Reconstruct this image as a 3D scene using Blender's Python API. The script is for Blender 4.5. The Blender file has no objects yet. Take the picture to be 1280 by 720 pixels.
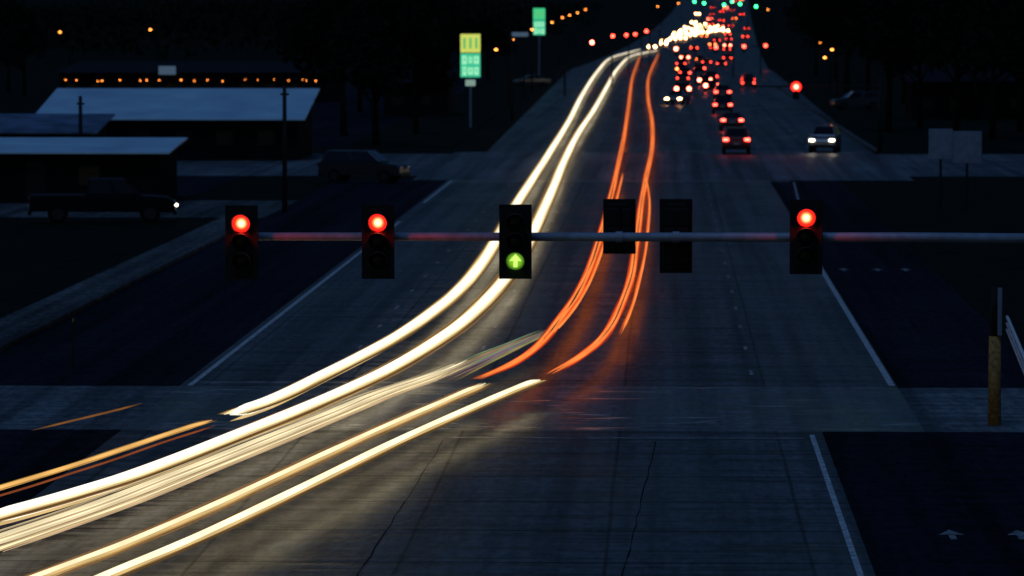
import bpy, math, random
from mathutils import Vector, Matrix, Euler
random.seed(7)
sc = bpy.context.scene
col = sc.collection
F=6000.0; CAMH=9.2
PITCH=math.atan(343/6000); YAW=math.atan(192/6000)
# ------------------------------------------------------------ camera
cam_d=bpy.data.cameras.new("camera"); cam=bpy.data.objects.new("camera",cam_d); col.objects.link(cam)
cam.location=(0,0,CAMH); cam.rotation_euler=(math.pi/2-PITCH,0,YAW)
cam_d.sensor_width=36; cam_d.lens=F/1280*36; cam_d.clip_end=20000; cam_d.clip_start=0.5
cam_d.dof.use_dof=True; cam_d.dof.focus_distance=86; cam_d.dof.aperture_fstop=2.5
sc.camera=cam
R=Euler((math.pi/2-PITCH,0,YAW)).to_matrix()
def hq(Y):
    if Y<=800: return 0.0
    Y=min(Y,2900); return 6.9e-6*(Y-800)**2
def h(Y):
    a=math.floor(Y/25)*25; t=(Y-a)/25
    return hq(a)*(1-t)+hq(a+25)*t
def ray(u,v): return R@Vector(((u-640)/F,-(v-360)/F,-1))
def G(u,v,zo=0.0):           # measured bearing -> ground position in metres
    r=ray(u,v); z=zo
    for i in range(40):
        t=(z-CAMH)/r.z if r.z<-1e-6 else 99999
        z=0.5*z+0.5*(h(max(0,min(t*r.y,3000)))+zo)
    return Vector((r.x*t,r.y*t,z))
def P(u,v,Y):                # measured bearing + distance -> position in metres
    r=ray(u,v); t=Y/r.y
    return Vector((r.x*t,Y,CAMH+r.z*t))
def shift(Y): return 0 if Y<800 else (Y-800)*0.015
# ------------------------------------------------------------ materials
def new_mat(name):
    m=bpy.data.materials.new(name); m.use_nodes=True
    return m,m.node_tree.nodes,m.node_tree.links,m.node_tree.nodes["Principled BSDF"]
def mat(name,c,rough=0.6,metal=0.0,var=0.25,scale=3.0,bump=0.0,coord='Object',coat=0,spec=0.5):
    m,n,l,b=new_mat(name)
    tc=n.new("ShaderNodeTexCoord"); nz=n.new("ShaderNodeTexNoise"); nz.inputs["Scale"].default_value=scale; nz.inputs["Detail"].default_value=6
    l.new(tc.outputs[coord],nz.inputs["Vector"])
    cr=n.new("ShaderNodeValToRGB"); cr.color_ramp.elements[0].position=0.3; cr.color_ramp.elements[1].position=0.7
    cr.color_ramp.elements[0].color=[x*(1-var) for x in c]+[1]; cr.color_ramp.elements[1].color=[min(1,x*(1+var)) for x in c]+[1]
    l.new(nz.outputs["Fac"],cr.inputs["Fac"]); l.new(cr.outputs["Color"],b.inputs["Base Color"])
    b.inputs["Roughness"].default_value=rough; b.inputs["Metallic"].default_value=metal
    b.inputs["Coat Weight"].default_value=coat; b.inputs["Specular IOR Level"].default_value=spec
    if bump:
        bp=n.new("ShaderNodeBump"); bp.inputs["Strength"].default_value=bump; bp.inputs["Distance"].default_value=0.05
        l.new(nz.outputs["Fac"],bp.inputs["Height"]); l.new(bp.outputs["Normal"],b.inputs["Normal"])
    return m
def emat(name,c,s,sample=True):
    m,n,l,b=new_mat(name)
    b.inputs["Base Color"].default_value=(*[min(1,x*0.5) for x in c],1)
    b.inputs["Emission Color"].default_value=(*c,1); b.inputs["Emission Strength"].default_value=s
    if not sample: m.cycles.emission_sampling='NONE'
    return m
def pave(name,c,rlo=0.35,rhi=0.6,streak=1.0,joint=True,spec=.35,glint=0.0):
    m,n,l,b=new_mat(name)
    tc=n.new("ShaderNodeTexCoord")
    def noise(sx,sy,scale,det=5,ro=0.6,off=0):
        mp=n.new("ShaderNodeMapping"); mp.inputs["Scale"].default_value=(sx,sy,1); mp.inputs["Location"].default_value=(off,off,0)
        l.new(tc.outputs["Object"],mp.inputs["Vector"])
        z=n.new("ShaderNodeTexNoise"); z.inputs["Scale"].default_value=scale; z.inputs["Detail"].default_value=det; z.inputs["Roughness"].default_value=ro
        l.new(mp.outputs[0],z.inputs["Vector"]); return z.outputs["Fac"]
    def mrange(s,a,b_,c_,d):
        r=n.new("ShaderNodeMapRange"); r.inputs[1].default_value=a; r.inputs[2].default_value=b_; r.inputs[3].default_value=c_; r.inputs[4].default_value=d
        l.new(s,r.inputs[0]); return r.outputs[0]
    def math_(op,a,b_):
        q=n.new("ShaderNodeMath"); q.operation=op
        for i,x in enumerate((a,b_)):
            if isinstance(x,(int,float)): q.inputs[i].default_value=x
            else: l.new(x,q.inputs[i])
        return q.outputs[0]
    big=noise(0.3,0.06,1.0); trans=noise(0.22,2.0,1.0,3,0.6); fine=noise(5,1.2,1.0,3,.7); lane=noise(1.3,0.012,1.0,3)
    v=math_('MULTIPLY',mrange(big,0.3,0.7,0.55,1.4),mrange(trans,0.40,0.58,1-0.8*streak,1.35))
    v=math_('MULTIPLY',v,mrange(lane,0.38,0.62,0.6,1.35))
    v=math_('MULTIPLY',v,mrange(fine,0.35,0.65,0.6,1.4))
    gl=None
    rg_=mrange(math_('MULTIPLY',trans,big),0.12,0.38,rlo,rhi)
    sx=n.new("ShaderNodeSeparateXYZ"); l.new(tc.outputs["Object"],sx.inputs[0])
    if joint:
        def jl(s,period,off,w,dk=.2):
            a=math_('FRACT',math_('DIVIDE',math_('ADD',s,off+1000*period),period),0)
            d=math_('ABSOLUTE',math_('SUBTRACT',a,0.5),0)
            return mrange(d,0.5-w/period,0.5-w/period*0.4,1,dk)
        wob=math_('MULTIPLY',math_('SUBTRACT',noise(0.3,0.05,1.0),0.5),0.12)
        v=math_('MULTIPLY',v,jl(math_('ADD',sx.outputs[0],wob),3.45,1.0,0.05,.35))
        v=math_('MULTIPLY',v,jl(math_('ADD',sx.outputs[1],wob),5.0,0,0.16,.3))
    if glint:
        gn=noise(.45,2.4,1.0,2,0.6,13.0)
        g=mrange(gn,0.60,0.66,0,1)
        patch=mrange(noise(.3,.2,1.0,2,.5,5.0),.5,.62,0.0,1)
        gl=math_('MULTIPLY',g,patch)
        v=math_('ADD',v,math_('MULTIPLY',gl,glint))  # pale reflection glints painted into the base colour
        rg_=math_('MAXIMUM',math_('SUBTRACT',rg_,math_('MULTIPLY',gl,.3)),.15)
    mx=n.new("ShaderNodeVectorMath"); mx.operation='SCALE'; mx.inputs[0].default_value=c; l.new(v,mx.inputs["Scale"])
    l.new(mx.outputs[0],b.inputs["Base Color"])
    l.new(rg_,b.inputs["Roughness"])
    l.new(math_('MINIMUM',math_('MULTIPLY',v,spec),1.0),b.inputs["Specular IOR Level"])
    bp=n.new("ShaderNodeBump"); bp.inputs["Strength"].default_value=0.6; bp.inputs["Distance"].default_value=0.03
    l.new(math_('ADD',trans,fine),bp.inputs["Height"]); l.new(bp.outputs["Normal"],b.inputs["Normal"])
    return m
M={}
M['road']=pave("worn_concrete",(0.058,0.059,0.062),0.28,0.58,1.0,True,.30)
M['inter']=pave("polished_concrete_painted_glints",(0.068,0.070,0.073),0.22,0.5,0.9,False,.42,4)
M['cross']=pave("cross_concrete",(0.10,0.105,0.11),0.45,0.7,0.5,False,.3)
M['asph']=pave("dark_asphalt",(0.007,0.007,0.014),0.7,0.9,0.4,False,.06)
M['walk']=pave("sidewalk_concrete",(0.085,0.085,0.085),0.8,0.95,0.2,False,.12)
M['paint']=mat("worn_white_paint",(0.55,0.55,0.55),0.6,0,0.6,5)
M['whitep']=mat("bright_white_paint",(0.85,0.85,0.85),0.6,0,0.1,6)
M['paintdim']=mat("faded_white_paint",(0.3,0.3,0.3),0.6,0,0.8,3)
M['tar']=mat("tar_seam",(0.012,0.012,0.013),0.9,0,0.3,6,spec=.05)
M['grass']=mat("grass",(0.009,0.013,0.008),0.95,0,0.7,0.6,0.5,spec=.04)
M['metal']=mat("galvanised_steel",(0.30,0.34,0.42),0.5,0.15,0.2,5,spec=.4)
M['panelback']=mat("dull_aluminium_panel",(0.20,0.25,0.33),0.6,0,0.2,3,spec=.2)
M['dark']=mat("black_housing",(0.006,0.006,0.007),0.6,0,0.3,8,spec=.25)
M['darkpole']=mat("weathered_pole",(0.02,0.019,0.018),0.85,0,0.4,5,spec=.15)
M['wood']=mat("timber_post",(0.40,0.19,0.045),0.8,0,0.5,9,0.3)
M['tyre']=mat("tyre_rubber",(0.006,0.006,0.006),0.9,spec=.1)
M['rim']=mat("wheel_alloy",(0.015,0.015,0.02),0.6,0.3)
M['glass']=mat("car_glass",(0.012,0.014,0.02),0.08,0,0.1,2)
M['wall']=mat("building_wall",(0.010,0.010,0.011),0.9,0,0.4,1.5,0.2,spec=.08)
M['winglass']=mat("dark_window_glass",(0.01,0.01,0.012),0.2,0,0.1,2,spec=.3)
M['roofw']=mat("pale_blue_metal_roof",(0.60,0.80,0.96),0.5,0,0.18,0.35)
M['roofd']=mat("dark_roof",(0.012,0.013,0.016),0.8,0,0.3,1.0,spec=.1)
M['bark']=mat("bark",(0.02,0.017,0.013),0.95,0,0.4,6,spec=.05)
M['leaf']=mat("foliage",(0.009,0.012,0.007),0.9,0,0.6,1.2,spec=.05)
M['plate']=mat("plate",(0.3,0.3,0.3),0.5)
M['sedan_off_lens']=mat("lens_off",(0.05,0.006,0.006),0.3)
M['hl_off']=mat("headlight_off",(0.15,0.15,0.17),0.2)
M['red']=emat("tail_light_glow",(1,0.045,0.028),18)
M['redfar']=emat("far_tail_light_glow",(1,0.045,0.026),17,False)
M['redhot']=emat("far_brake_light_glow",(1,0.11,0.06),34,False)
M['orfar']=emat("far_amber_light",(1,0.16,0.04),24,False)
M['warmfar']=emat("far_warm_head_light",(1,0.48,0.20),34,False)
M['head']=emat("head_light_glow",(1,0.86,0.62),10)
M['sodium']=emat("sodium_lamp_glow",(1,0.27,0.04),10,False)
M['greenfar']=emat("far_green_signal",(0.04,1,0.25),12,False)
for nm,c in (("silver",(0.16,0.17,0.19)),("maroon",(0.08,0.01,0.01)),("grey",(0.035,0.04,0.05))):
    M['p_'+nm]=mat("paint_"+nm,c,0.35,0.3 if nm=="silver" else 0,0.05,2,coat=0.4)
M['p_black']=mat("paint_black",(0.004,0.005,0.008),0.4,0,0.05,2,spec=.3)
M['p_blue']=mat("paint_dark_blue",(0.005,0.009,0.020),0.35,0,0.05,2,spec=.5)
M['p_navy']=mat("paint_navy",(0.003,0.004,0.008),0.5,0,0.05,2,spec=.12)
# ------------------------------------------------------------ mesh builder
class MB:
    def __init__(s): s.v=[];s.f=[];s.m=[];s.c=[]
    def add(s,vs,fs,mi=0):
        o=len(s.v); s.v+= [tuple(x) for x in vs]; s.f+=[tuple(i+o for i in f) for f in fs]; s.m+=[mi]*len(fs)
    def box(s,c,d,mi=0):
        x,y,z=c; a,b,e=d[0]/2,d[1]/2,d[2]/2
        s.add([(x-a,y-b,z-e),(x+a,y-b,z-e),(x+a,y+b,z-e),(x-a,y+b,z-e),(x-a,y-b,z+e),(x+a,y-b,z+e),(x+a,y+b,z+e),(x-a,y+b,z+e)],
              [(0,3,2,1),(4,5,6,7),(0,1,5,4),(1,2,6,5),(2,3,7,6),(3,0,4,7)],mi)
    def hexa(s,b4,t4,mi=0):
        s.add(list(b4)+list(t4),[(0,3,2,1),(4,5,6,7),(0,1,5,4),(1,2,6,5),(2,3,7,6),(3,0,4,7)],mi)
    def extr(s,prof,x0,x1,mi=0,inset=0.0):   # prof (y,z) extruded along x
        n=len(prof)
        vs=[(x0,y,z) for y,z in prof]+[(x1,y,z) for y,z in prof]
        fs=[tuple(range(n)),tuple(range(2*n-1,n-1,-1))]+[(i,i+n,(i+1)%n+n,(i+1)%n) for i in range(n)]
        s.add(vs,fs,mi)
    def tube(s,pts,rs,n=8,mi=0,caps=True):
        pts=[Vector(p) for p in pts]; rings=[]
        for i,p in enumerate(pts):
            d=(pts[min(i+1,len(pts)-1)]-pts[max(i-1,0)]).normalized()
            up=Vector((0,0,1)) if abs(d.z)<0.95 else Vector((1,0,0))
            a=d.cross(up).normalized(); b=a.cross(d)
            r=rs[i] if hasattr(rs,'__len__') else rs
            rings.append([p+(a*math.cos(2*math.pi*k/n)+b*math.sin(2*math.pi*k/n))*r for k in range(n)])
        vs=[q for rg in rings for q in rg]; fs=[]
        for i in range(len(pts)-1):
            for k in range(n): fs.append((i*n+k,i*n+(k+1)%n,(i+1)*n+(k+1)%n,(i+1)*n+k))
        if caps: fs.append(tuple(range(n-1,-1,-1))); fs.append(tuple((len(pts)-1)*n+k for k in range(n)))
        s.add(vs,fs,mi)
    def sph(s,c,r,mi=0,n=8,m=5,sc_=(1,1,1)):
        vs=[];fs=[]
        for j in range(m+1):
            t=math.pi*j/m
            for k in range(n):
                p=2*math.pi*k/n; vs.append((c[0]+r*sc_[0]*math.sin(t)*math.cos(p),c[1]+r*sc_[1]*math.sin(t)*math.sin(p),c[2]+r*sc_[2]*math.cos(t)))
        for j in range(m):
            for k in range(n): fs.append((j*n+k,(j+1)*n+k,(j+1)*n+(k+1)%n,j*n+(k+1)%n))
        s.add(vs,fs,mi)
    def obj(s,name,mats,parent=None,loc=(0,0,0),bevel=0,smooth=False,label=None):
        me=bpy.data.meshes.new(name); me.from_pydata(s.v,[],s.f)
        for k in mats: me.materials.append(M[k] if isinstance(k,str) else k)
        me.polygons.foreach_set("material_index",s.m)
        if smooth: me.polygons.foreach_set("use_smooth",[True]*len(me.polygons))
        me.update(); o=bpy.data.objects.new(name,me); col.objects.link(o); o.location=loc
        if parent: o.parent=parent
        if bevel:
            b=o.modifiers.new("bevel",'BEVEL'); b.width=bevel; b.segments=2
        if label: o["label"]=label
        return o
def thing(name,label,cat,loc=(0,0,0),rz=0,group=None):
    e=bpy.data.objects.new(name,None); col.objects.link(e); e.location=loc; e.rotation_euler[2]=rz
    e["label"]=label; e["category"]=cat
    if group: e["group"]=group
    return e
def tag(o,label,cat,group=None):
    o["label"]=label; o["category"]=cat
    if group: o["group"]=group
    return o
def clone(o,parent=None):
    c=o.copy(); col.objects.link(c)
    if parent: c.parent=parent
    for k in list(o.children): clone(k,c)
    return c
# ------------------------------------------------------------ ground & roads
def breaks(y0,y1):
    r=[y0]; k=(math.floor(y0/25)+1)*25
    while k<y1: r.append(k); k+=25
    r.append(y1); return r
def strip(name,xl,xr,y0,y1,zo,mk,kerb=0,struct=True):
    b=MB(); ys=breaks(y0,y1); fl=lambda q,y: q(y) if callable(q) else q
    vs=[];fs=[]
    for y in ys:
        vs+=[(fl(xl,y),y,h(y)+zo),(fl(xr,y),y,h(y)+zo)]
    for i in range(len(ys)-1): fs.append((2*i,2*i+1,2*i+3,2*i+2))
    b.add(vs,fs)
    if kerb:
        n=len(vs); lo=[(x,y,z-kerb) for x,y,z in vs]; b2=[]
        for i in range(len(ys)-1): b2+=[(2*i,2*i+2,2*i+2+n,2*i+n),(2*i+1,2*i+1+n,2*i+3+n,2*i+3)]
        b2+=[(0,n,n+1,1),(n-2,n-1,2*n-1,2*n-2)]
        b.add(vs+lo,b2)
    o=b.obj(name,[mk]); 
    if struct: o["kind"]="structure"
    return o
strip("ground",-2500,2500,-300,4000,0,'grass')
lerp=lambda a,b,t: a+(b-a)*max(0,min(1,t))
XLf=lambda Y: lerp(-11.9,-15.5,(Y-319)/430)+shift(Y)
XRf=lambda Y: lerp(13.7,17,(Y-319)/430)+shift(Y)
strip("main_road",-12.0,5.72,-300,105.5,0.016,'road')
strip("intersection_pavement",-12.0,5.72,105.5,118,0.016,'inter')
strip("main_road",-12.0,5.72,118,265,0.016,'road')
strip("main_road",XLf,XRf,319,3200,0.016,'road')
strip("intersection_pavement",-14,13.7,265,319,0.016,'cross')
strip("cross_street",-300,300,105.5,118,0.008,'cross')
strip("cross_street",-300,300,272,315,0.008,'cross')
strip("turn_lane",-18.1,-12.0,118,265,0.012,'asph')
strip("turn_lane",-18.1,-12.0,-300,105.5,0.012,'asph')
strip("turn_lane",5.72,9.6,118,265,0.012,'asph')
strip("turn_lane",5.72,9.6,-300,105.5,0.012,'asph')
strip("near_shoulder",3.45,5.72,-300,105.4,0.020,'asph')
strip("sidewalk",-19.8,-18.1,119,214,0.13,'walk',0.13)
strip("sidewalk",-19.8,-18.1,-300,104,0.13,'walk',0.13)
strip("sidewalk",9.6,11.2,-300,100,0.13,'walk',0.13)
strip("driveway",-60,-18.1,216,236,0.006,'walk')
strip("parking_lot",-90,-24,240,300,0.005,'asph')
strip("verge_kerb",13.75,14.2,322,600,0.13,'walk',0.13)
strip("grass_verge",lambda Y:XLf(Y)-9,lambda Y:XLf(Y)-2.5,330,760,0.05,'grass',0.05)
strip("parking_lot",lambda Y:-60,lambda Y:XLf(Y)-10,330,700,0.006,'asph')
# markings
mk=MB()
def line(xa,ya,xb,yb,w,z=0.022):
    mk.add([(xa-w/2,ya,z),(xa+w/2,ya,z),(xb+w/2,yb,z),(xb-w/2,yb,z)],[(0,1,2,3)])
def mline(x,ya,yb,w): 
    line(x,ya,x,yb,w)
mline(-11.75,118,212,0.14); mline(-11.75,233,264,0.14)
mline(5.6,118.5,176,0.16)
line(3.2,40,3.2,104.5,0.11,0.026)
o=mk.obj("road_markings",['paint']); o["kind"]="structure"
mk=MB()
line(5.6,186,7.0,262,0.12)
for x in (-8.4,-5.0,2.2):
    y=122
    while y<262:
        mline(x,y,y+1.6,0.09); y+=9
for x0,x1,y,w in ((-11.6,-5.2,119.0,.25),(-4.6,3.0,103.6,.2),(-3.5,3.4,107.2,.12),(-2.5,5.4,117.6,.2),(-11.6,6.8,263,.7),(0,13.4,320,.8)):
    mk.add([(x0,y,0.022),(x1,y,0.022),(x1,y+w,0.022),(x0,y+w,0.022)],[(0,1,2,3)])
for x,y in ((5.05,84.2),(6.25,84.2),(6.4,172),(7.6,172),(8.6,172)):
    mk.add([(x-.06,y-.5,.03),(x+.06,y-.5,.03),(x+.06,y+.5,.03),(x-.06,y+.5,.03)],[(0,1,2,3)])
    mk.add([(x-.22,y+.2,.034),(x+.22,y+.2,.034),(x,y+1.0,.034)],[(0,1,2)])
rp=random.Random(31)
for k in range(34):   # short pale dashes scattered over the crossing
    x=rp.gauss(1.9,1.6); y=rp.choice((106.6,107.8,109.2,113.5,116.0))+rp.uniform(-.3,.3); L=rp.uniform(.1,.45)
    mk.add([(x,y,0.0235),(x+L,y,0.0235),(x+L,y+.09,0.0235),(x,y+.09,0.0235)],[(0,1,2,3)])
for x in (3.0,6.4,9.8):
    for k in range(20):
        y=330+k*15; mline(x+0,y,y+5,0.12)
o=mk.obj("faded_road_markings",['paintdim']); o["kind"]="structure"
# tar seams
tb=MB()
for xs,y0,y1,sl in ((-1.05,60,104,.02),(-5.2,60,104,.01)):
    pts=[];y=y0
    while y<=y1: pts.append((xs+sl*(y-y0)+random.uniform(-.02,.02),y)); y+=1.3
    for (xa,ya),(xb,yb) in zip(pts,pts[1:]):
        w=random.uniform(.006,.016); tb.add([(xa-w,ya,.0215),(xa+w,ya,.0215),(xb+w,yb,.0215),(xb-w,yb,.0215)],[(0,1,2,3)])
o=tb.obj("tar_seams",['tar']); o["kind"]="structure"
# ------------------------------------------------------------ light trails
def attr_mat(name,sample):
    m,n,l,b=new_mat(name)
    a=n.new("ShaderNodeAttribute"); a.attribute_name="glow"
    l.new(a.outputs["Color"],b.inputs["Emission Color"]); b.inputs["Emission Strength"].default_value=1.0
    b.inputs["Base Color"].default_value=(0,0,0,1); b.inputs["Specular IOR Level"].default_value=0; b.inputs["Roughness"].default_value=1
    if not sample: m.cycles.emission_sampling='NONE'
    return m
M['trail']=attr_mat("light_trail_glow",True); M['trail_dim']=attr_mat("light_trail_dim",False)
def catmull(p,sub=6):
    q=[]; n=len(p)
    for i in range(n-1):
        a,b,c,d=p[max(i-1,0)],p[i],p[i+1],p[min(i+2,n-1)]
        for k in range(sub):
            t=k/sub; q.append(0.5*((2*b)+(c-a)*t+(2*a-5*b+4*c-d)*t*t+(3*b-a-3*c+d)*t**3))
    q.append(p[-1]); return q
def trail(pix,zo,strands,label,fade0=0,fade1=0,nbright=1,sprd=None):
    pts=catmull([G(u,v,zo) for u,v in pix]); n=len(pts)
    b=MB(); cols=[]
    for si,(off,dz,r,c,) in enumerate(strands):
        path=[];rad=[]
        ph=random.uniform(0,6); cut=0 if si<nbright or sprd is None else random.randint(0,int(n*.3))
        for i,p in enumerate(pts):
            k=1.0
            if fade0 and i<fade0+cut: k*=((i+1)/(fade0+cut))**(1 if cut==0 else 1.5)
            if fade1 and n-1-i<fade1: k*=(n-i)/fade1
            kc=.5+.5*k
            kc*=0.92+0.12*math.sin(i*1.3+ph)
            cols+=[(c[0]*kc,c[1]*kc,c[2]*kc,1)]*6
            d=(pts[min(i+1,n-1)]-pts[max(i-1,0)]); s=Vector((d.y,-d.x,0)).normalized()
            wob=0.012*math.sin(i*0.7+ph) if abs(off)>0 else 0
            f=1 if sprd is None else lerp(sprd[0],sprd[1],i/(n-1))
            path.append(p+s*(off*f+wob)+Vector((0,0,dz)))
            e=min(1,(i+1)/4,(n-i)/4); rad.append(max(.002,r*(0.3+0.7*e)*k))
        b.tube(path,rad,6,0 if si<nbright else 1)
    o=b.obj("light_trail",['trail','trail_dim'],smooth=True)
    at=o.data.color_attributes.new("glow",'FLOAT_COLOR','POINT')
    for i,cc in enumerate(cols): at.data[i].color=cc
    tag(o,label,"light trail","light trails above the road")
    return o
WC=(1.7,1.6,1.3); WM=(1.3,1.12,.68); WE=(0.8,0.55,0.23); YE=(0.34,0.19,0.06); DM=(.11,.065,.025)  # DM: very dim outer strands added to imitate a halo round the trails
white=[(0,0,.125,WC),(.15,0,.052,WM),(-.15,0,.052,WM),(.205,0,.03,WE),(-.205,0,.03,WE),(.25,0,.02,YE),(-.25,0,.02,YE),(.29,0,.02,DM),(-.29,0,.02,DM),(.0,-.145,.035,WE)]
A=[(800,62),(765,72),(748,88),(730,115),(712,150),(690,186),(667,222),(645,256),(625,292),(600,332),(570,366),(530,398),(480,430),(400,471),(340,500),(288,518)]
B=[(822,63),(790,70),(772,86),(758,110),(742,138),(722,168),(705,202),(690,238),(672,278),(650,322),(620,362),(585,397),(540,430),(480,465),(400,502),(300,543),(180,590),(80,622),(-40,655)]
Fp=[(675,475),(640,489),(580,515),(500,551),(420,590),(330,634),(240,676),(150,714),(60,752),(-60,800)]
E=[(607,479),(560,500),(500,526),(420,562),(330,604),(240,645),(150,683),(60,717),(-60,762)]
D=[(584,450),(540,469),(470,494),(400,523),(300,563),(200,603),(100,641),(-40,688)]
C=[(265,525),(200,546),(120,573),(50,595),(-40,622)]
trail(A,.65,white,"cream white headlight trail bending across road to a point",0,3)
trail(B,.65,white+[(.33,0,.012,(.4,.2,.06)),(-.36,0,.010,(.35,.18,.06))],"long cream white headlight trail sweeping around the bend",0,0)
trail(Fp,.65,[(0,0,.09,(1.45,1.34,.88)),(.12,0,.038,WM),(-.12,.0,.042,WE),(-.17,0,.02,YE),(.17,0,.02,YE),(.21,0,.02,DM),(-.21,0,.02,DM)],"bright yellow-white headlight trail starting at the crossing",3)
trail(E,.65,[(0,0,.07,(1.3,1.12,.68)),(.095,0,.034,WE),(-.095,0,.034,WE),(-.16,0,.013,(.5,.28,.08)),(.16,0,.013,(.4,.2,.05)),(-.25,0,.009,(.3,.14,.04)),(.25,0,.009,(.3,.14,.05))],"yellow-white headlight trail starting at the crossing",4)
rs=random.Random(11)
Dst=[(0,0,.045,(1.25,1.1,.7)),(-.30,-.03,.045,(1.15,.98,.56)),(.20,.0,.03,(1.0,.84,.5)),(-.15,0,.028,(.9,.72,.42))]
for k in range(22):
    o_=-.52+.98*k/21+rs.uniform(-.02,.02); q=rs.uniform(.25,.85)
    if min(abs(o_),abs(o_+.3),abs(o_-.2),abs(o_+.15))<.05: continue
    cc=rs.choice(((1,.76,.42),(1,.82,.50),(1,.6,.32),(1,.70,.38),(1,.84,.55))); Dst.append((o_,rs.uniform(-.04,.04),rs.uniform(.008,.016),tuple(q*x for x in cc)))
trail(D,.70,Dst,"broad bundle of many thin cream-yellow light trails",4,0,1,(.7,1.1))
trail(C,.65,[(0,0,.045,(1.0,.55,.16)),(.075,0,.02,(.6,.22,.06)),(-.05,-.12,.02,(.25,.06,.02)),(-.1,0,.012,(.5,.25,.06)),(.15,0,.012,(.35,.2,.05))],"thin amber light trail near road edge",3)
trail([(178,504),(140,514),(90,526),(40,538)],.5,[(0,0,.022,(.20,.08,.022))],"short faint amber light trail over the side street",5,5)
pale=[(0,0,.03,(.26,.19,.13))]
for k in range(20): pale.append((-.5+1.0*k/19,rs.uniform(-.04,.04),.018,tuple(x*rs.uniform(.5,1.5) for x in (.30,.21,.14))))
trail([(684,414),(655,427),(620,442),(584,459),(548,475)],.7,pale,"faint pale fan of light trails beside headlight trails",5,12,1,(.3,.9))
RC=(1.3,.31,.065); RM=(.95,.11,.02); RE=(.45,.025,.008)
red=[(.055,0,.036,RC),(-.055,0,.036,RC),(.1,0,.018,RM),(-.1,0,.018,RM),(.135,0,.013,RE),(-.135,0,.013,RE)]
trail([(800,70),(791,95),(786,130),(781,165),(773,205),(765,240),(754,282),(739,330),(720,370),(700,398),(675,430),(640,455),(595,474)],.8,red,"orange-red tail light trail curving across the road",0,6,2)
trail([(779,216),(771,250),(760,290),(745,335),(727,372),(704,403),(677,428)],.8,[(0,0,.035,RC),(.05,0,.025,RM)],"short orange-red tail light trail beside a longer one",3,3)
trail([(824,66),(812,92),(810,120),(815,150),(815,185),(808,220),(801,260),(796,300),(789,345),(775,385),(755,420),(725,446),(687,467)],.8,red,"long orange-red tail light trail ending at crossing",0,6,2)
trail([(806,216),(812,250),(809,300),(801,345),(790,385),(776,418)],.8,[(0,0,.032,RC),(.045,0,.022,RM)],"thin orange-red tail light trail ending early",3,4)
# ------------------------------------------------------------ traffic lights
def lens_mat(name,stops):
    m,n,l,b=new_mat(name)
    tc=n.new("ShaderNodeTexCoord"); vl=n.new("ShaderNodeVectorMath"); vl.operation='LENGTH'
    l.new(tc.outputs["Object"],vl.inputs[0])
    cr=n.new("ShaderNodeValToRGB"); l.new(vl.outputs["Value"],cr.inputs["Fac"])
    el=cr.color_ramp.elements
    el[0].position=stops[0][0]; el[0].color=(*stops[0][1],1); el[1].position=stops[1][0]; el[1].color=(*stops[1][1],1)
    for p_,c_ in stops[2:]:
        e=el.new(p_); e.color=(*c_,1)
    l.new(cr.outputs["Color"],b.inputs["Emission Color"]); b.inputs["Emission Strength"].default_value=4
    b.inputs["Base Color"].default_value=(0.0,0.0,0.0,1); b.inputs["Specular IOR Level"].default_value=0
    return m
M['Lred']=lens_mat("red_lens_lit",((.035,(1,.62,.26)),(.065,(1,.16,.05)),(.09,(.8,.012,.006)),(.132,(.40,.003,.0015))))
M['Lgreen']=lens_mat("green_lens_lit",((.03,(.07,.15,.008)),(.08,(.055,.13,.006)),(.105,(.025,.07,.004)),(.132,(.005,.018,.001))))
M['Garrow']=emat("green_arrow_glow",(.66,1,.18),1.1)
M['Loff']=mat("unlit_lens",(.008,.008,.007),.35,spec=.2)
M['visor']=mat("visor_black",(.07,.05,.05),.5,0,.2,5,spec=.4)
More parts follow.
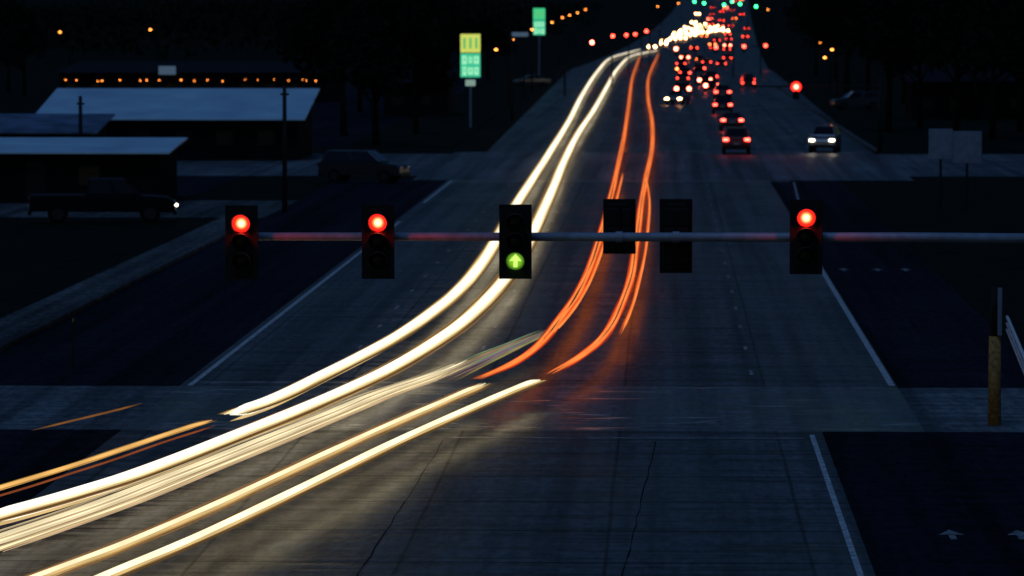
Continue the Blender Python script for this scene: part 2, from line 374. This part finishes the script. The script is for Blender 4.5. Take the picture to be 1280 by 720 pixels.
def traffic_light(X,Zc,Y,lit,nsec=3,facing=True,label=""):
    PT=.275
    H_=PT*nsec+0.235
    t=thing("traffic_light",label,"traffic light",(X,Y,Zc),0 if facing else math.pi,"traffic lights hung along the mast arm")
    bp=MB(); bp.box((0,0,0),(.47,.012,H_+.01)); bp.obj("backplate",['dark'],t,bevel=.03)
    hs=MB()
    zs=[(PT*(nsec-1)/2)-PT*k for k in range(nsec)]
    for z in zs: hs.box((0,.09,z),(.36,.165,PT-.012))
    hs.box((0,.09,0),(.30,.12,H_-.1)); hs.obj("housing",['dark'],t,bevel=.018)
    br=MB(); br.tube([(0,.2,-.32),(0,.2,.32)],.022); br.box((0,.185,.3),(.06,.06,.03)); br.box((0,.185,-.3),(.06,.06,.03)); br.obj("bracket",['dark'],t)
    for k,z in enumerate(zs):
        vi=MB(); N=18; r=.136; Ls=.24
        vs=[];fs=[]
        for i in range(N+1):
            a=math.radians(-55+290*i/N); ln=Ls*(0.5+0.5*max(0,math.sin(a)))
            for rr in (r,r-.006):
                vs+=[(rr*math.cos(a),-.008,rr*math.sin(a)),(rr*math.cos(a),-.008-ln,rr*math.sin(a))]
        for i in range(N):
            o_=4*i; fs+=[(o_,o_+1,o_+5,o_+4),(o_+2,o_+6,o_+7,o_+3),(o_+1,o_+3,o_+7,o_+5)]
        vi.add(vs,fs); vi.obj("visor",['visor'],t,(0,0,z))
        le=MB(); vs=[(0,-.035,0)];fs=[];n=28
        for rr,y in ((.07,-.03),(.130,-.009)):
            vs+=[(rr*math.cos(2*math.pi*i/n),y,rr*math.sin(2*math.pi*i/n)) for i in range(n)]
        for i in range(n):
            j=(i+1)%n; fs+=[(0,1+i,1+j),(1+i,1+n+i,1+n+j,1+j)]
        le.add(vs,fs)
        mk_='Loff'
        if lit=='red' and k==0: mk_='Lred'
        if lit=='green' and k==nsec-1: mk_='Lgreen'
        lo=le.obj("lens",[mk_],t,(0,0,z),smooth=True)
        if mk_!='Loff':
            ld=bpy.data.lights.new("signal_lamp",'POINT'); ld.energy=7 if lit=='red' else .4
            ld.color=(1,.02,.012) if lit=='red' else (.4,1,.1); ld.shadow_soft_size=.05
            q=bpy.data.objects.new("signal_lamp",ld); col.objects.link(q); q.parent=t; q.location=(0,-.24,z-.02)
        if mk_=='Lgreen':
            a=MB(); y=-.045; s_=.9
            a.add([(-.03*s_,y,-.10*s_),(.035*s_,y,-.10*s_),(.035*s_,y,.0),(-.03*s_,y,.0)],[(0,1,2,3)])
            a.add([(-.095*s_,y,.0),(.10*s_,y,.0),(.06*s_,y,.05*s_),(.0025,y,.115*s_),(-.055*s_,y,.05*s_)],[(0,1,2,3,4)])
            a.obj("arrow",['Garrow'],lo)
    return t
YS=69.0
armz=P(640,296,YS).z
for u,v,lit,ns,fc,lb in ((304,302,'red',3,True,"black traffic light showing red at mast arm end"),
    (474,301,'red',3,True,"black traffic light showing red on mast arm"),
    (645,301,'green',3,True,"black traffic light showing green on mast arm"),
    (774,284,None,2,False,"short dark traffic light seen from behind, unlit"),
    (845,296,None,3,False,"dark traffic light seen from behind on mast arm"),
    (1007,295,'red',3,True,"black traffic light showing bright red on mast arm")):
    p=P(u,v,YS); traffic_light(p.x,p.z,YS-.27 if fc else YS+.27,lit,ns,fc,lb)
xa=P(318,296,YS).x; xb=P(1480,296,YS).x
mast=thing("signal_mast","long galvanised steel signal mast arm over the road","signal mast",(xb,YS,0))
b=MB(); b.tube([(0,0,armz-.04),(-4,0,armz),(xa-xb,0,armz+.0)],[.085,.072,.056],12); b.obj("mast_arm",['metal'],mast,smooth=True)
b=MB(); b.tube([(0,0,0.05),(0,0,armz+.6)],[.17,.12],14); b.tube([(0,0,0),(0,0,.08)],[.3,.3],14); b.obj("mast_pole",['metal'],mast,smooth=True)
for u in (304,474,645,774,845,1007):
    b=MB(); p=P(u,296,YS); b.tube([(p.x-xb-.05,0,armz),(p.x-xb+.05,0,armz)],.082,12)
    b.obj("arm_clamp",['metal'],mast)
# ------------------------------------------------------------ vehicles
def vehicle(name,paint,style,tail,head,label,cat,group=None,hl='hl_off'):
    t=thing(name,label,cat,group=group)
    if style=='sedan':
        prof=[(-2.3,.32),(-2.33,.62),(-2.3,.88),(-2.15,1.0),(-1.5,1.03),(1.0,.98),(2.1,.80),(2.3,.62),(2.32,.32)]
        cb=(-1.75,1.15,1.0); ct=(-.95,.25,1.44); wy=1.38; wr=.33
    elif style=='suv':
        prof=[(-2.3,.4),(-2.35,.7),(-2.3,1.1),(-2.25,1.15),(1.0,1.12),(2.1,1.0),(2.3,.8),(2.32,.4)]
        cb=(-2.22,1.25,1.13); ct=(-1.95,.45,1.75); wy=1.42; wr=.37
    else:
        prof=[(-2.9,.5),(-2.92,.8),(-2.88,1.18),(1.2,1.18),(2.5,1.08),(2.75,.9),(2.78,.45)]
        cb=(-.75,1.5,1.17); ct=(-.55,.75,1.85); wy=1.8; wr=.40
    b=MB(); b.extr(prof,-.9,.9); b.obj("body",[paint],t,bevel=.07)
    bw,tw=.84,.64
    b=MB(); b.hexa([(-bw,cb[0],cb[2]),(bw,cb[0],cb[2]),(bw,cb[1],cb[2]),(-bw,cb[1],cb[2])],[(-tw,ct[0],ct[2]),(tw,ct[0],ct[2]),(tw,ct[1],ct[2]),(-tw,ct[1],ct[2])]); b.obj("cabin",[paint],t,bevel=.05)
    def win(nm,quad):
        q=[Vector(x) for x in quad]; c=sum(q,Vector())/4; nrm=(q[1]-q[0]).cross(q[3]-q[0]).normalized()
        q=[c+(x-c)*.84+nrm*.012 for x in q]; bb=MB(); bb.add(q,[(0,1,2,3)]); bb.obj(nm,['glass'],t)
    win("rear_window",[(-bw,cb[0],cb[2]),(bw,cb[0],cb[2]),(tw,ct[0],ct[2]),(-tw,ct[0],ct[2])])
    win("windscreen",[(bw,cb[1],cb[2]),(-bw,cb[1],cb[2]),(-tw,ct[1],ct[2]),(tw,ct[1],ct[2])])
    mb_=(cb[0]+cb[1])/2+.1; mt=(ct[0]+ct[1])/2+.1
    for s in (1,-1):
        for (y0,y1,a0,a1) in ((cb[0],mb_,ct[0],mt),(mb_,cb[1],mt,ct[1])):
            q=[(s*bw,y0,cb[2]),(s*bw,y1,cb[2]),(s*tw,a1,ct[2]),(s*tw,a0,ct[2])]
            win("side_window",q if s==1 else [q[1],q[0],q[3],q[2]])
    for s in (1,-1):
        for y in (wy,-wy):
            b=MB(); b.tube([(s*.70,0,0),(s*.915,0,0)],wr,20); w=b.obj("wheel",['tyre'],t,(0,y,wr))
            b=MB(); b.tube([(s*.917,0,0),(s*.925,0,0)],wr*.6,12); b.obj("rim",['rim'],w)
        ty=prof[1][0]; hy=prof[-2][0]; tz=.86 if style=='sedan' else .98; hz=.66 if style=='sedan' else .84
        b=MB(); b.box((s*.70,ty-.0,tz),(.34,.10,.18)); b.obj("tail_light",[tail],t,bevel=.02)
        b=MB(); b.box((s*.66,hy-.02,hz),(.34,.16,.15)); b.obj("head_light",[head],t,bevel=.02)
        b=MB(); b.box((s*.98,cb[1]-.35,cb[2]+.07),(.16,.1,.12)); b.obj("wing_mirror",[paint],t,bevel=.02)
    for yy in (prof[0][0],prof[-1][0]):
        b=MB(); b.box((0,yy,.45),(1.7,.14,.2)); b.obj("bumper",['dark'],t,bevel=.03)
    b=MB(); b.box((0,prof[1][0]-.02,.72),(.42,.06,.15)); b.obj("plate",['plate'],t)
    return t
def place(t,u,v,rz=0,X=None):
    p=G(u,v,.016); t.location=p; t.rotation_euler[2]=rz; return t
QG="cars queuing with tail lights on"
place(vehicle("car",'p_maroon','suv','red','hl_off',"dark red suv waiting with tail lights lit","car",QG),920,192)
place(vehicle("car",'p_grey','sedan','red','hl_off',"grey sedan with tail lights lit behind another car","car",QG),914,163,.02)
place(vehicle("car",'p_black','sedan','red','hl_off',"black sedan with tail lights lit in the queue","car",QG),903,142)
place(vehicle("car",'p_grey','suv','red','hl_off',"grey suv with tail lights lit in the queue","car",QG),903,126)
onc=place(vehicle("car",'p_silver','suv','sedan_off_lens','head',"silver suv facing the crossing with headlights on","car"),1031,190,math.pi-.12)
place(vehicle("car",'p_silver','sedan','sedan_off_lens','warmfar',"pale car turning with bright warm headlights","car"),847,131,math.pi-.2)
pk=place(vehicle("pickup_truck",'p_navy','pickup','sedan_off_lens','hl_off',"dark pickup truck parked beside the grass verge","pickup truck"),130,278,-math.pi/2+.12)
pk.scale=(1.05,1.12,1.05)
b=MB(); b.sph((0,2.85,.72),.06,0,8,5); b.obj("lamp",['head'],pk)
for k in pk.children:
    if k.name.startswith("side_window"): k.data.materials[0]=M['p_black']
place(vehicle("car",'p_blue','suv','sedan_off_lens','hl_off',"dark blue suv parked in the lot near trees","car"),455,228,-math.pi/2-.25)
place(vehicle("car",'p_grey','sedan','sedan_off_lens','hl_off',"grey sedan parked beside the verge","car"),664,108,math.pi/2+.3)
place(vehicle("car",'p_grey','suv','sedan_off_lens','hl_off',"grey suv parked beyond the far junction","car"),1070,137,math.pi/2+.2)
# spot lamps of the facing car
for s in (-.66,.66):
    ld=bpy.data.lights.new("head_light_beam",'SPOT'); ld.energy=18; ld.color=(1,.88,.68); ld.spot_size=math.radians(60); ld.spot_blend=.8; ld.shadow_soft_size=.08
    lo=bpy.data.objects.new("head_light_beam",ld); col.objects.link(lo); lo.parent=onc; lo.location=(s,2.55,.84); lo.rotation_euler=(math.radians(82),0,0)
# far cars : single mesh each
def far_mesh(rear,lightk,paint,r=.19):
    b=MB(); b.extr([(-2.3,.3),(-2.3,.95),(-1.6,1.0),(1.0,1.0),(2.2,.8),(2.3,.3)],-.9,.9,0)
    b.hexa([(-.82,-1.7,1.0),(.82,-1.7,1.0),(.82,1.0,1.0),(-.82,1.0,1.0)],[(-.64,-1.0,1.48),(.64,-1.0,1.48),(.64,.3,1.48),(-.64,.3,1.48)],1)
    for s in (1,-1):
        for y in (1.4,-1.4): b.tube([(s*.7,y,.33),(s*.92,y,.33)],.33,10,3)
        y=-2.31 if rear else 2.26
        b.sph((s*.70,y,.80),r,2,8,4,(1,.4,1))
    o=b.obj("car",[paint,'glass',lightk,'tyre'])
    return o
fm=[far_mesh(True,'redfar','p_black',.15),far_mesh(True,'redfar','p_grey',.10),far_mesh(True,'orfar','p_black',.16),far_mesh(True,'redhot','p_black',.22)]
fo=far_mesh(False,'warmfar','p_black',.30)
used=[0]*5
def putfar(src,i,X,Y,rz,label,group):
    o=src if used[i]==0 else src.copy()
    if used[i]: col.objects.link(o)
    used[i]+=1
    o.location=(X,Y,h(Y)+.016); o.rotation_euler[2]=rz; tag(o,label,"car",group)
rg=random.Random(12)
for lane,x0 in enumerate((1.9,5.8,9.8,14.0)):
    Y=540+lane*23+(220 if lane==3 else 0)
    while Y<2450:
        if rg.random()<(.85,.8,.7,.45)[lane]:
            i=rg.choice((0,0,1,1,2,3)); putfar(fm[i],i,x0+shift(Y)+rg.uniform(-.9,.9),Y,rg.uniform(-.02,.02)-.012,"distant car in queue with tail lights glowing","distant cars heading away")
        Y+= rg.uniform(20,75)*(Y/560)**1.1
for x,Y in ((-3,1310),(-5.8,1370),(-2.4,1440),(-5,1480),(-3.2,1540),(-1.5,1610),(-3.5,1680),(-6.5,1190),(-8,1120),(-7,1240),(-5.5,1290),(-4,1900),(-1,1380),(.5,1470),(-0.5,1560),(1.5,1640),(-3.8,1405),(-1.8,1510),(-4.6,1560),(1.2,1540),
    (-3.4,1475),(2.6,1500),(3.6,1560),(-.6,1430),(4.6,1590),(6.4,1530),(8.2,1480),(2.2,1440),(4.4,1475),(-2.6,1425),(.9,1505),(-6.2,1425),(5.4,1500)):
    putfar(fo,4,x+shift(Y),Y,math.pi,"distant approaching car with warm headlights glowing","distant approaching cars")
# ------------------------------------------------------------ street lamps and lights
def street_lamp(u,v,Y,mk_='sodium',r=.28,label="slim street lamp with glowing orange head"):
    p=P(u,v,Y); g=h(Y); L=p.z-g
    t=thing("street_lamp",label,"street lamp",(p.x,Y,g),0,"street lamps glowing in the dark")
    s=1
    b=MB(); b.tube([(s*1.2,0,0),(s*1.2,0,L-.2),(s*.9,0,L+.12),(0,0,L+.2)],[.09,.06,.05,.04],8); b.obj("pole",['darkpole'],t,smooth=True)
    b=MB(); b.hexa([(-.3,-.16,L+.1),(.3,-.16,L+.1),(.3,.16,L+.1),(-.3,.16,L+.1)],[(-.2,-.1,L+.25),(.25,-.1,L+.25),(.25,.1,L+.25),(-.2,.1,L+.25)]); b.obj("lamp_head",['darkpole'],t)
    b=MB(); b.sph((0,0,L),r,0,8,5,(1,1,.6)); b.obj("lamp_bulb",[mk_],t,smooth=True)
    return t
for u,v,Y in ((641,50,520),(652,43,560),(665,37,650),(690,28,820),(703,22,980),(712,19,1100),(722,16,1250),(732,12,1400),(620,62,470),
    (75,40,600),(188,37,620),(440,6,1100),(437,37,700),(530,18,900),(373,2,1200),(480,46,560),(1025,53,560),(1040,62,480),(1031,72,470),(590,30,800),(1018,22,1000),(822,8,1600),(848,4,1700),(960,12,1500)):
    street_lamp(u,v,Y,'sodium',.10+.00010*Y)
# far signals
def far_signal(u,v,Y,mk_,label):
    p=P(u,v,Y); g=h(Y); L=p.z-g
    t=thing("traffic_light",label,"traffic light",(p.x,Y,g),0,"distant traffic lights")
    b=MB(); b.tube([(2.5,0,0),(2.5,0,L+.3)],.1,8); b.tube([(2.5,0,L),(0,0,L)],.06,8); b.obj("pole",['darkpole'],t)
    b=MB(); b.box((0,-.15,L-.35),(.42,.25,1.1)); b.obj("housing",['dark'],t,bevel=.02)
    b=MB(); b.sph((0,-.3,L),.14+.00016*Y,0,8,5,(1,.4,1)); b.obj("lens",[mk_],t,smooth=True)
for u,v,Y in ((740,53,600),(766,45,760),(783,44,800),(794,43,830),(808,39,900),(845,61,620),(895,59,700),(930,58,720),(957,57,800)):
    far_signal(u,v,Y,'redhot' if u in (740,845) else 'redfar',"distant traffic light glowing red over the road")
for u,v,Y in ((880,4,1500),(905,6,1480),(925,5,1500),(945,8,1450),(868,2,1700),(915,2,1750)):
    far_signal(u,v,Y,'greenfar',"distant traffic light glowing green over the road")
# second junction mast
p=P(995,108,319); pb=P(1100,108,319)
t=thing("signal_mast","tall steel signal mast and arm at the second junction","signal mast",(pb.x,319,0))
b=MB(); b.tube([(0,0,0),(0,0,p.z+.6)],[.16,.11],10); b.obj("mast_pole",['darkpole'],t,smooth=True)
b=MB(); b.tube([(0,0,p.z-.1),(-3,0,p.z),(P(935,108,319).x-pb.x,0,p.z)],[.09,.07,.05],8); b.obj("mast_arm",['darkpole'],t,smooth=True)
t=traffic_light(p.x,p.z-.3,318.6,'red',3,True,"traffic light glowing red over the second junction")
M['redsig']=lens_mat("second_signal_red",((.03,(3,1.4,.7)),(.06,(2.4,.16,.08)),(.10,(1.8,.02,.012)),(.132,(.9,.005,.003))))
for k in t.children:
    if k.name.startswith("lens") and k.location.z>.2:
        k.data.materials[0]=M['redsig']; k.scale=(2.6,1,2.6)
# ------------------------------------------------------------ price signs
def price_sign(u,vt,vb,Y,w,top,label,extra,seed):
    rr=random.Random(seed)
    pt=P(u,vt,Y); pl=P(u,vb,Y); X=pt.x; top_,bot=pt.z,pl.z; Hh=top_-bot
    t=thing("price_sign",label,"sign",(X,Y,0),0,"lit pylon signs beside the road")
    b=MB(); b.tube([(0,0.12,0),(0,0.12,bot)],.10,10); b.obj("post",['panelback'],t)
    b=MB(); b.box((0,.12,(top_+bot)/2),(w+.1,.22,Hh+.1)); b.obj("cabinet",['dark'],t,bevel=.02)
    b=MB(); b.box((0,0,top_-Hh*.22),(w,.02,Hh*.42)); b.obj("upper_panel",[top],t)
    b=MB(); b.box((0,0,bot+Hh*.28),(w,.02,Hh*.54)); b.obj("lower_panel",['sg'],t)
    if extra:
        b=MB(); b.box((0,-.05,bot-.42),(.8,.02,.5)); b.obj("small_plate",['sw2'],t)
    for k in range(3):
        b=MB(); b.box((-w*.3+k*w*.3,-.02,top_-Hh*.22),(w*.13,.015,Hh*.24)); b.obj("upper_mark",['sgd'],t)
    for r in range(2):
        z=bot+Hh*(.15+.25*r)
        for k in range(3):
            x=-w*.3+k*w*.3; b=MB(); a=w*rr.uniform(.08,.13); c=Hh*rr.uniform(.07,.10); 
            b.add([(x-a,-.02,z-c),(x+a,-.02,z-c),(x+a,-.02,z+c),(x-a,-.02,z+c),(x-a*.4,-.02,z-c*.3),(x+a*.4,-.02,z-c*.3),(x+a*.4,-.02,z+c*.5),(x-a*.4,-.02,z+c*.5)],[(0,1,5,4),(1,2,6,5),(2,3,7,6),(3,0,4,7)])
            b.obj("lit_character",['sw'],t)
M['sy']=emat("sign_yellow",(.60,.66,.12),1.0); M['sg']=emat("sign_teal",(.06,.56,.30),.95); M['sgd']=emat("sign_green",(.14,.56,.16),.85); M['sw']=emat("sign_pale",(.38,.90,.52),1.0); M['sw2']=emat("sign_plate",(.4,.6,.5),.5)
M['sg2']=emat("sign_bright_green",(.05,.60,.25),1.0)
price_sign(588,42,97,386,1.6,'sy',"tall lit pylon sign, yellow top, teal rows below",True,1); price_sign(674,10,44,627,1.55,'sg2',"tall lit green pylon sign farther along the road",False,2)
M['sb']=emat("sign_pale_blue",(.35,.55,.75),.12)
t=thing("shop_sign","small pale blue lit sign on a pole","sign",(P(209,88,420).x,420,0))
z=P(209,88,420).z
b=MB(); b.tube([(-.6,.2,0),(-.6,.2,z)],.06); b.obj("post",['darkpole'],t)
b=MB(); b.box((0,0,z),(1.5,.15,.75)); b.obj("panel",['sb'],t,bevel=.02)
t=thing("shop_sign","small white lit sign beside the road","sign",(P(650,43,500).x,500,0)); z=P(650,43,500).z
b=MB(); b.tube([(0,.2,0),(0,.2,z)],.06); b.obj("post",['darkpole'],t)
b=MB(); b.box((0,0,z),(1.7,.15,.45)); b.obj("panel",['sb'],t,bevel=.02)
# grey sign backs
for u,v,w,hh,vb in ((1176,180,30,38,262),(1209,184,36,40,262)):
    pg=G(u,vb); Y=pg.y; k=F/Y; z=P(u,v,Y).z
    t=thing("road_sign","plain grey back of a road sign on post","sign",(P(u,v,Y).x,Y,0),0,"road signs seen from behind")
    b=MB(); b.tube([(0,.08,0),(0,.08,z+.5)],.06,8); b.obj("post",['darkpole'],t)
    b=MB(); b.box((0,0,z),(w/k,.04,hh/k)); b.obj("panel",['panelback'],t,bevel=.02)
# crossing button post
pg=G(1243,532); k=F/pg.y
t=thing("crossing_post","short timber-coloured post with grey box on top","post",pg)
b=MB(); b.tube([(0,0,0),(0,0,112/k)],[.15,.135],14); b.obj("sleeve",['wood'],t,smooth=True)
b=MB(); b.tube([(0,0,112/k),(0,0,174/k)],.10,12); b.obj("pole",['darkpole'],t,smooth=True)
b=MB(); b.box((.10,-.1,143/k),(.10,.12,60/k)); b.obj("signal_box",['panelback'],t,bevel=.02)
pg=G(92,460)
t=thing("marker_post","slim weathered timber marker post beside the sidewalk","post",pg)
b=MB(); b.box((0,0,.7),(.07,.07,1.4)); b.obj("post",['darkpole'],t,bevel=.01)
b=MB(); b.box((0,-.05,1.25),(.05,.015,.10)); b.obj("reflector",['wood'],t)
# guardrail
t=thing("guardrail","pale steel guardrail beside the far kerb","guardrail",(0,0,0))
for z in (.2,.38,.56):
    b=MB(); b.tube([(9.0,120,z),(9.75,137,z)],.045,8); b.obj("rail",['whitep'],t)
for k in range(5):
    b=MB(); b.box((9.05+.7*k/4,120.3+16.4*k/4,.3),(.06,.08,.6)); b.obj("post",['darkpole'],t)
# utility poles
def pole(u,vb,vt,label,arm=True):
    pg=G(u,vb); z=P(u,vt,pg.y).z
    t=thing("utility_pole",label,"utility pole",pg,0,"utility poles")
    b=MB(); b.tube([(0,0,0),(0,0,z)],[.13,.09],10); b.obj("pole",['darkpole'],t,smooth=True)
    b=MB(); b.box((0,.12,z-.4),(1.3 if arm else .4,.1,.1)); b.obj("crossarm",['darkpole'],t)
pole(356,266,107,"dark timber utility pole beside the parking lot",False)
pole(101,240,120,"dark utility pole beside a low white building",False)
pole(640,150,45,"slim dark pole beside the grass verge",False)
pole(706,120,55,"slim dark pole beside the far road",False)
# ------------------------------------------------------------ buildings
def building(X0,X1,Y,dep,ze,zr,roof,label,lamps=0,over=.5):
    t=thing("building",label,"building",((X0+X1)/2,Y,0)); w=X1-X0
    b=MB(); b.box((0,dep/2,ze/2),(w,dep,ze)); b.obj("wall",['wall'],t)
    b=MB(); a=w/2+over; th=.08
    # single-slope roof rising away from the street
    b.hexa([(-a,-over,ze),(a,-over,ze),(a,dep+over,zr),(-a,dep+over,zr)],[(-a,-over,ze+th),(a,-over,ze+th),(a,dep+over,zr+th),(-a,dep+over,zr+th)])
    b.obj("roof",[roof],t)
    b=MB(); b.add([(-w/2,0,ze),(-w/2,dep,ze),(-w/2,dep,zr-.04),(w/2,0,ze),(w/2,dep,ze),(w/2,dep,zr-.04)],[(0,1,2),(3,5,4),(1,4,5,2)]); b.obj("upper_wall",['wall'],t)
    x=-w/2+1.2; i=0
    while x<w/2-1:
        b=MB(); zz=min(1.4,ze*.55)
        if i%4==2: b.box((x,-.01,1.0),(.9,.06,2.0)); b.obj("door",['dark'],t)
        else: b.box((x,-.01,zz),(1.0,.06,.9)); b.obj("window",['winglass'],t)
        x+=2.6; i+=1
    for k in range(lamps):
        b=MB(); b.sph((-w/2+(k+.5)*w/lamps+random.uniform(-.9,.9),-.25,ze-.75+random.uniform(-.12,.12)),.03+.035*random.random(),0,8,5); b.obj("wall_lamp",['sodium'],t)
    return t
def bx(u,Y): return P(u,150,Y).x
M['roofp']=mat("weathered_grey_roof",(0.12,0.17,0.25),0.7,0,0.5,0.6)
building(bx(50,300),bx(372,300),300,12,P(200,150,300).z,P(200,112,312).z,'roofw',"long low building with pale blue-white metal roof",0)
building(bx(-120,232),bx(200,232),232,8,P(100,192,232).z,P(100,174,240).z,'roofw',"small shed with pale metal roof beside lot",0)
building(bx(-80,275),bx(112,275),275,8,P(100,167,275).z,P(100,144,283).z,'roofp',"low shed with dull grey roof between two buildings",0)
building(bx(75,500),bx(410,500),500,20,3.0,P(200,78,520).z,'roofd',"long dark warehouse with row of amber lamps",20)
building(bx(480,430),bx(560,430),430,12,3.0,4.0,'roofd',"dark low shop beside the grass verge",0)
building(bx(1140,420),bx(1290,420),420,12,3.2,4.4,'roofd',"dark low building among trees",0)
# ------------------------------------------------------------ trees
def tree_mesh(seed,Ht):
    rr=random.Random(seed); tr=MB()
    tr.tube([(0,0,0),(.1,.05,Ht*.25),(0,.1,Ht*.5),(.15,0,Ht*.8)],[.28,.22,.15,.05],8)
    tips=[(0,0,Ht*.85)]
    for k in range(9):
        a=rr.uniform(0,6.28); z0=Ht*rr.uniform(.28,.6); L=Ht*rr.uniform(.2,.34)
        e=(math.cos(a)*L,math.sin(a)*L,z0+L*rr.uniform(.4,.9)); tr.tube([(0,.05,z0),(e[0]*.5,e[1]*.5,z0+(e[2]-z0)*.6),e],[.11,.07,.03],6); tips.append(e)
        tips.append((e[0]*.55,e[1]*.55,e[2]+Ht*.08))
    cr=MB()
    for tx,ty,tz in tips:
        R_=Ht*rr.uniform(.09,.15)
        for k in range(130):
            v=Vector((rr.gauss(0,1),rr.gauss(0,1),rr.gauss(0,.8))).normalized()*R_*rr.random()**.4
            c=Vector((tx,ty,tz))+v; s=rr.uniform(.14,.32)
            a=Vector((rr.gauss(0,1),rr.gauss(0,1),rr.gauss(0,1))).normalized(); b_=a.orthogonal().normalized()
            cr.add([c-a*s,c-b_*s*.6,c+a*s,c+b_*s*.6],[(0,1,2,3)])
    return tr,cr
protos=[]
for i,Ht in enumerate((11.5,9.5,13)):
    t=thing("tree","dark leafy tree beside the road at night","tree",(0,0,0),0,"roadside trees")
    a,b=tree_mesh(20+i,Ht); a.obj("trunk",['bark'],t,smooth=True); b.obj("crown",['leaf'],t); protos.append(t)
spots=[(470,182,1),(430,170,0),(520,168,1),(1110,165,2),(1150,160,0),(1195,170,2),(1240,175,0),(1275,165,2),(1085,130,0),(1060,118,2),(1130,130,2),(1170,140,2),
       (1220,150,2),(1260,140,2),(1020,95,0),(1045,100,2),(500,140,0),(540,125,0),(560,112,1),(30,120,1),(10,115,0),(450,140,2),(610,100,1),(1300,190,2)]
rt=random.Random(3); first=[1,1,1]
for u,v,i in spots:
    t=protos[i] if first[i] else clone(protos[i]); first[i]=0
    p=G(u,v); t.location=p; t.rotation_euler[2]=rt.uniform(0,6); s=rt.uniform(.85,1.15); t.scale=(s,s,s)
    if u>1000: t["label"]="dark leafy tree in the black tree belt"
# far woods
wb=MB(); rw=random.Random(9)
for k in range(26000):
    side=rw.random()
    if side<.5: Y=rw.uniform(560,1500); X=rw.uniform(26,170)+shift(Y)
    else: Y=rw.uniform(800,1700); X=-rw.uniform(35,260)+shift(Y)
    cl=math.sin(X*.21+1)*math.cos(Y*.05)+math.sin(X*.07+Y*.02)
    z=h(Y)+rw.uniform(.3,1)**.6*(7.5+2.5*cl); s=rw.uniform(.5,1.1)
    a=Vector((rw.gauss(0,1),rw.gauss(0,1),rw.gauss(0,1))).normalized(); b_=a.orthogonal().normalized(); c=Vector((X,Y,z))
    wb.add([c-a*s,c-b_*s*.6,c+a*s,c+b_*s*.6],[(0,1,2,3)])
o=wb.obj("woodland",['leaf']); o["kind"]="stuff"; o["label"]="dark far-off woodland on the hillside"
# ------------------------------------------------------------ world & sun
w=bpy.data.worlds.new("World"); sc.world=w; w.use_nodes=True
n=w.node_tree.nodes; l=w.node_tree.links; bg=n["Background"]
sky=n.new("ShaderNodeTexSky"); sky.sky_type='NISHITA'; sky.sun_disc=False; sky.sun_elevation=math.radians(3); sky.sun_rotation=math.radians(200)
vm=n.new("ShaderNodeVectorMath"); vm.operation='MULTIPLY'; vm.inputs[1].default_value=(.17,.37,.95)
l.new(sky.outputs[0],vm.inputs[0]); l.new(vm.outputs[0],bg.inputs["Color"]); bg.inputs["Strength"].default_value=0.052
sd=bpy.data.lights.new("night_fill",'SUN'); sd.energy=.42; sd.angle=math.radians(12); sd.color=(.22,.48,1)  # added bluish night fill from above, raised to brighten the pale roofs
so=bpy.data.objects.new("night_fill",sd); col.objects.link(so); so.rotation_euler=(math.radians(25),0,math.radians(-20))
sc.view_settings.view_transform='Standard'; sc.view_settings.look='None'; sc.view_settings.exposure=0
